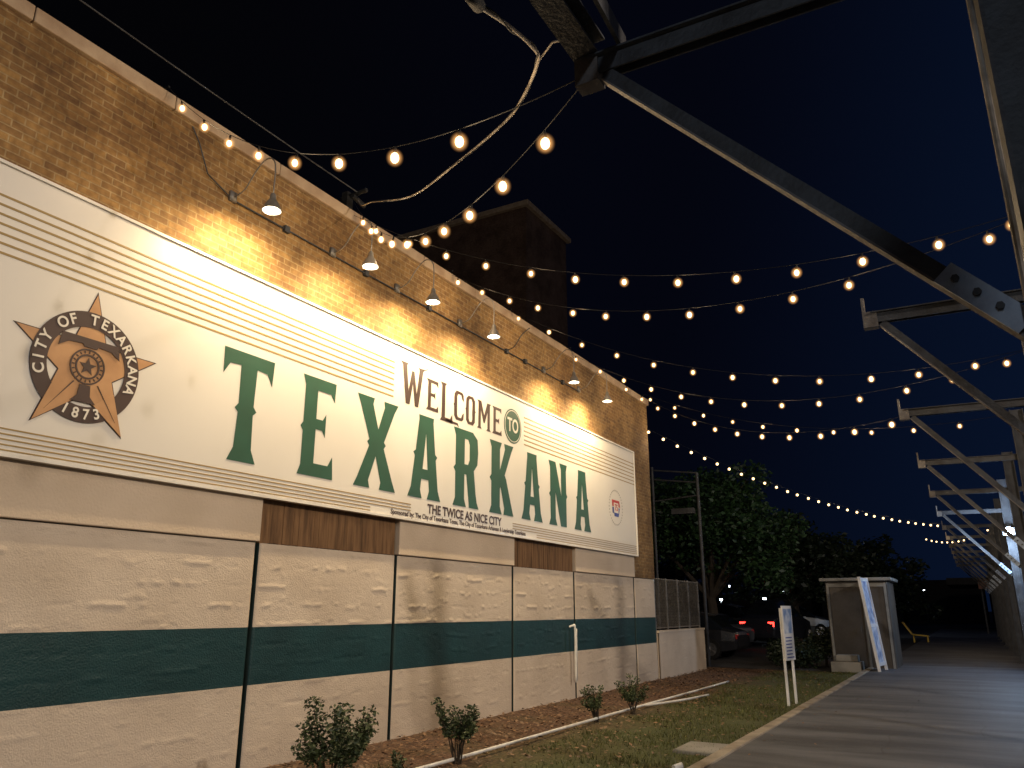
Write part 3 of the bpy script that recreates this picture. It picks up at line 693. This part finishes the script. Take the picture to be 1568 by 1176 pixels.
mb.add([q0,q1,q2,q3,q0-n*.02,q1-n*.02,q2-n*.02,q3-n*.02],[(0,1,2,3),(7,6,5,4),(0,4,5,1),(1,5,6,2),(2,6,7,3),(3,7,4,0)],1)
mb.obj('board',[M['white'],M['poster']],g_)
g_=group('concrete_step'); mb=MB(); mb.box(-3.5,-2.75,23.4,24.1,.0,.26); mb.box(-3.4,-2.85,23.7,24.1,.263,.42); bevel(mb.obj('steps',[M['slab']],g_),.015)
g_=group('utility_pole_rack'); mb=MB()
mb.tube([(-6.95,24.0,0),(-6.95,24.0,5.7)],.05,10); mb.tube([(-8.4,24.0,5.9),(-6.95,24.0,5.7)],.025,8); mb.tube([(-8.4,24.0,5.6),(-6.95,24.0,5.4)],.025,8); mb.tube([(-8.4,24.0,4.9),(-6.95,24.0,5.0)],.025,8)
mb.tube([(-8.4,24.0,0),(-8.4,24.0,6.0)],.04,10); mb.box(-7.8,-7.1,23.9,24.1,4.45,4.62); mb.obj('pole_and_crossarms',[M['steel']],g_)
# ------------------------------------------------------------------ cars
def car(cx,cy,ang,paint,tail=False,hs=1.):
    g_=group('parked_car'); mb=MB()
    st=[(-2.25,.45,.72,.74,.70,.62),(-2.18,.32,.86,.90,.80,.70),(-1.75,.25,.94,1.02,.88,.70),(-1.25,.25,.96,1.38,.90,.62),(-.6,.25,.96,1.50,.90,.60),(.2,.25,.95,1.48,.90,.60),(.75,.25,.93,1.25,.90,.62),(1.2,.25,.90,.98,.89,.70),(1.9,.27,.80,.84,.85,.68),(2.22,.36,.66,.68,.74,.60),(2.28,.45,.58,.59,.66,.56)]
    b=len(mb.v)
    for x,zl,zb,zt,hw,ht in st:
        mb.v+=[(x,-hw*.92,zl),(x,-hw,(zl+zb)/2),(x,-hw*.97,zb),(x,-ht,zt-.03),(x,-ht*.8,zt),(x,ht*.8,zt),(x,ht,zt-.03),(x,hw*.97,zb),(x,hw,(zl+zb)/2),(x,hw*.92,zl)]
    n=10
    for i in range(len(st)-1):
        for k in range(n):
            k2=(k+1)%n; mb.f.append((b+i*n+k,b+i*n+k2,b+(i+1)*n+k2,b+(i+1)*n+k))
            glass=(k in(2,6) and 2<=i<=6) or (k in(3,4,5) and i in(2,6))
            mb.m.append(1 if glass else 0)
    mb.f.append(tuple(b+k for k in range(n))); mb.m.append(0); mb.f.append(tuple(b+(len(st)-1)*n+k for k in range(n))[::-1]); mb.m.append(0)
    o=mb.obj('body',[paint,M['glass']],g_); bevel(o,.03,2)
    w=MB()
    for x in(-1.38,1.42):
        for s_ in(-1,1):
            w.tube([(x,s_*.72,.33),(x,s_*.915,.33)],.33,24,0); w.tube([(x,s_*.90,.33),(x,s_*.925,.33)],.21,18,1)
            for q in range(5):
                a=q*1.2566; w.beam((x,s_*.93,.33),(x+.2*math.cos(a),s_*.93,.33+.2*math.sin(a)),.02,.05,1,up=(0,1,0))
            w.tube([(x,s_*.905,.33),(x,s_*.918,.33)],.245,20,2)
    w.obj('wheels',[M['dark'],M['chrome'],M['dark']],g_)
    l=MB(); l.box(-2.24,-2.12,-.76,-.5,.66,.80,0); l.box(-2.24,-2.12,.5,.76,.66,.80,0); l.box(2.1,2.24,-.66,-.44,.58,.68,1); l.box(2.1,2.24,.44,.66,.58,.68,1)
    l.obj('lights',[M['tail'] if tail else M['red'],M['chrome']],g_)
    g_.location=(cx,cy,0); g_.rotation_euler=(0,0,ang); g_.scale=(1,1,hs)
car(-9.1,28.0,math.radians(178),M['carp'])
car(-10.2,33.5,math.radians(170),M['carp2']); car(-7.8,38.0,math.radians(80),M['carp'],True,1.35); car(-11.5,42,math.radians(175),M['carp2'],False,1.25); car(-8.8,47,math.radians(10),M['carp2'],False,1.3); car(-10.9,50,math.radians(85),M['carp'],True,1.2)
g_=group('lounge_chair'); mb=MB(); x,y=-2.4,44.5
mb.beam((x-.35,y,.42),(x+.35,y,.36),.6,.06); mb.beam((x-.35,y,.42),(x-.72,y,1.0),.6,.06)
for a,b_ in((-.3,-.25),(-.3,.25),(.3,-.25),(.3,.25)): mb.beam((x+a,y+b_,.05),(x+a,y+b_,.38),.05,.05)
bevel(mb.obj('seat_back_legs',[M['yellow']],g_),.015)
g_=group('station_building'); mb=MB(); mb.box(1.5,22,70,84,0,4.6); mb.box(-1.5,1.49,70,84,3.4,3.9); mb.obj('walls_and_eave',[M['farwall']],g_)
g_=group('station_name_sign'); mb=MB(); mb.box(.5,4.2,62,62.15,2.9,3.5,0); mb.box(.6,.7,62.02,62.12,0,2.9,1); mb.box(4.0,4.1,62.02,62.12,0,2.9,1); mb.obj('board',[mat('orange_board',(.22,.07,.03),None,.5),M['steel']],g_)
o=text('TEXARKANA',2.35,0,.5,M['cring'],par=g_); o.matrix_world=Matrix.Translation((2.35,61.97,3.2))@Matrix.Rotation(math.pi/2,4,'X')@Matrix.Diagonal((1,1,1,1))
g_=group('distant_buildings'); mb=MB()
for i in range(14):
    x=-70+i*9; mb.box(x,x+8.5,105+5*(i%3),120,0,3.5+3*((i*7)%4)/2)
mb.obj('building_row',[M['farwall']],g_)
for i,(x,y,z) in enumerate(((-12,62,2.9),(-17,66,3.4),(-9,70,2.8),(-4,90,3.4),(-14,52,2.2),(-24,74,3.0),(-7.5,56,4.6),(-10.2,45,1.9),(-9.0,41.5,2.1))):
    g_=group('distant_lamp'); mb=MB(); mb.ico((x,y,z),.09,0,2); mb.tube([(x,y,0),(x,y,z-.08)],[.06,.04],6,1); mb.tube([(x,y,z+.06),(x,y,z+.12)],[.16,.05],8,1)
    mb.obj('lamp_head_and_post',[M['farw'],M['steel']],g_)
    if i in(4,6): point('lamp_glow',(x,y,z-.25),160,(.85,.93,1),.1,g_)

g_=group('platform_flood_lamp'); mb=MB(); lx,ly,lz=1.06,23.85,3.5
mb.box(lx-.14,lx+.14,ly+.02,ly+.2,lz-.08,lz+.10,0); mb.ico((lx,ly-.04,lz),.11,1,2); mb.box(lx-.03,lx+.03,ly+.2,24.2,lz-.03,lz+.03,0); mb.obj('housing_and_lens',[M['steel'],M['lampb']],g_)
point('flood_light',(lx,ly-.25,lz-.05),330,(.50,.70,1),.10,g_)
def fill_lamp(x,y,h,e,col):  # added fill lamp, out of view, built with a pole and head
    g_=group('fill_street_lamp'); mb=MB(); mb.tube([(x,y,0),(x,y,h-.3)],[.11,.07],12,0); mb.tube(smooth([(x,y,h-.3),(x-.1,y,h),(x-.7,y,h+.1)],6),.045,8,0)
    mb.box(x-1.3,x-.65,y-.16,y+.16,h+.03,h+.17,0); mb.box(x-1.25,x-.7,y-.13,y+.13,h+.01,h+.028,1); mb.obj('pole_and_head',[M['steel'],M['hot']],g_)
    point('lamp_glow',(x-1.0,y,h-.35),e,col,.3,g_)
fill_lamp(13,4,9,5600,(1,.86,.73))
fill_lamp(2.5,-13,8,1300,(.74,.85,1))

# sky
w=bpy.data.worlds.new('World'); sc.world=w; w.use_nodes=True; nt=w.node_tree; N=nt.nodes; L=nt.links; N.clear()
sky=N.new('ShaderNodeTexSky'); sky.sky_type='NISHITA'; sky.sun_disc=False; sky.sun_elevation=math.radians(1); sky.sun_rotation=math.radians(60)
b1=N.new('ShaderNodeBackground'); b1.inputs[1].default_value=.00003; L.new(sky.outputs[0],b1.inputs[0])
tc=N.new('ShaderNodeTexCoord'); dt=N.new('ShaderNodeVectorMath'); dt.operation='DOT_PRODUCT'; dt.inputs[1].default_value=(.94,.25,-.22); L.new(tc.outputs['Generated'],dt.inputs[0])
r=N.new('ShaderNodeValToRGB'); r.color_ramp.interpolation='EASE'
mr=N.new('ShaderNodeMapRange'); mr.inputs['From Min'].default_value=-.75; mr.inputs['From Max'].default_value=.45; L.new(dt.outputs['Value'],mr.inputs['Value']); L.new(mr.outputs[0],r.inputs[0])
r.color_ramp.elements[0].color=(.0010,.0010,.0015,1); r.color_ramp.elements[1].color=(.0026,.0070,.023,1)
e=r.color_ramp.elements.new(.5); e.color=(.0011,.0015,.0042,1)
b2=N.new('ShaderNodeBackground'); b2.inputs[1].default_value=1; L.new(r.outputs[0],b2.inputs[0])
ad=N.new('ShaderNodeAddShader'); L.new(b1.outputs[0],ad.inputs[0]); L.new(b2.outputs[0],ad.inputs[1]); o=N.new('ShaderNodeOutputWorld'); L.new(ad.outputs[0],o.inputs[0])
sl=bpy.data.lights.new('moon','SUN'); sl.energy=.02; sl.color=(.6,.75,1); sl.angle=math.radians(1); so=bpy.data.objects.new('moon_light',sl); COL.objects.link(so); so.rotation_euler=(math.radians(50),0,math.radians(60))

cam=bpy.data.cameras.new('camera'); cam.sensor_width=36; cam.lens=1200/1568*36; cam.clip_end=2000; cam.clip_start=.05
co=bpy.data.objects.new('camera',cam); COL.objects.link(co); co.location=(0,0,1.6); co.rotation_euler=(math.radians(106.04),0,math.radians(29.5)); sc.camera=co
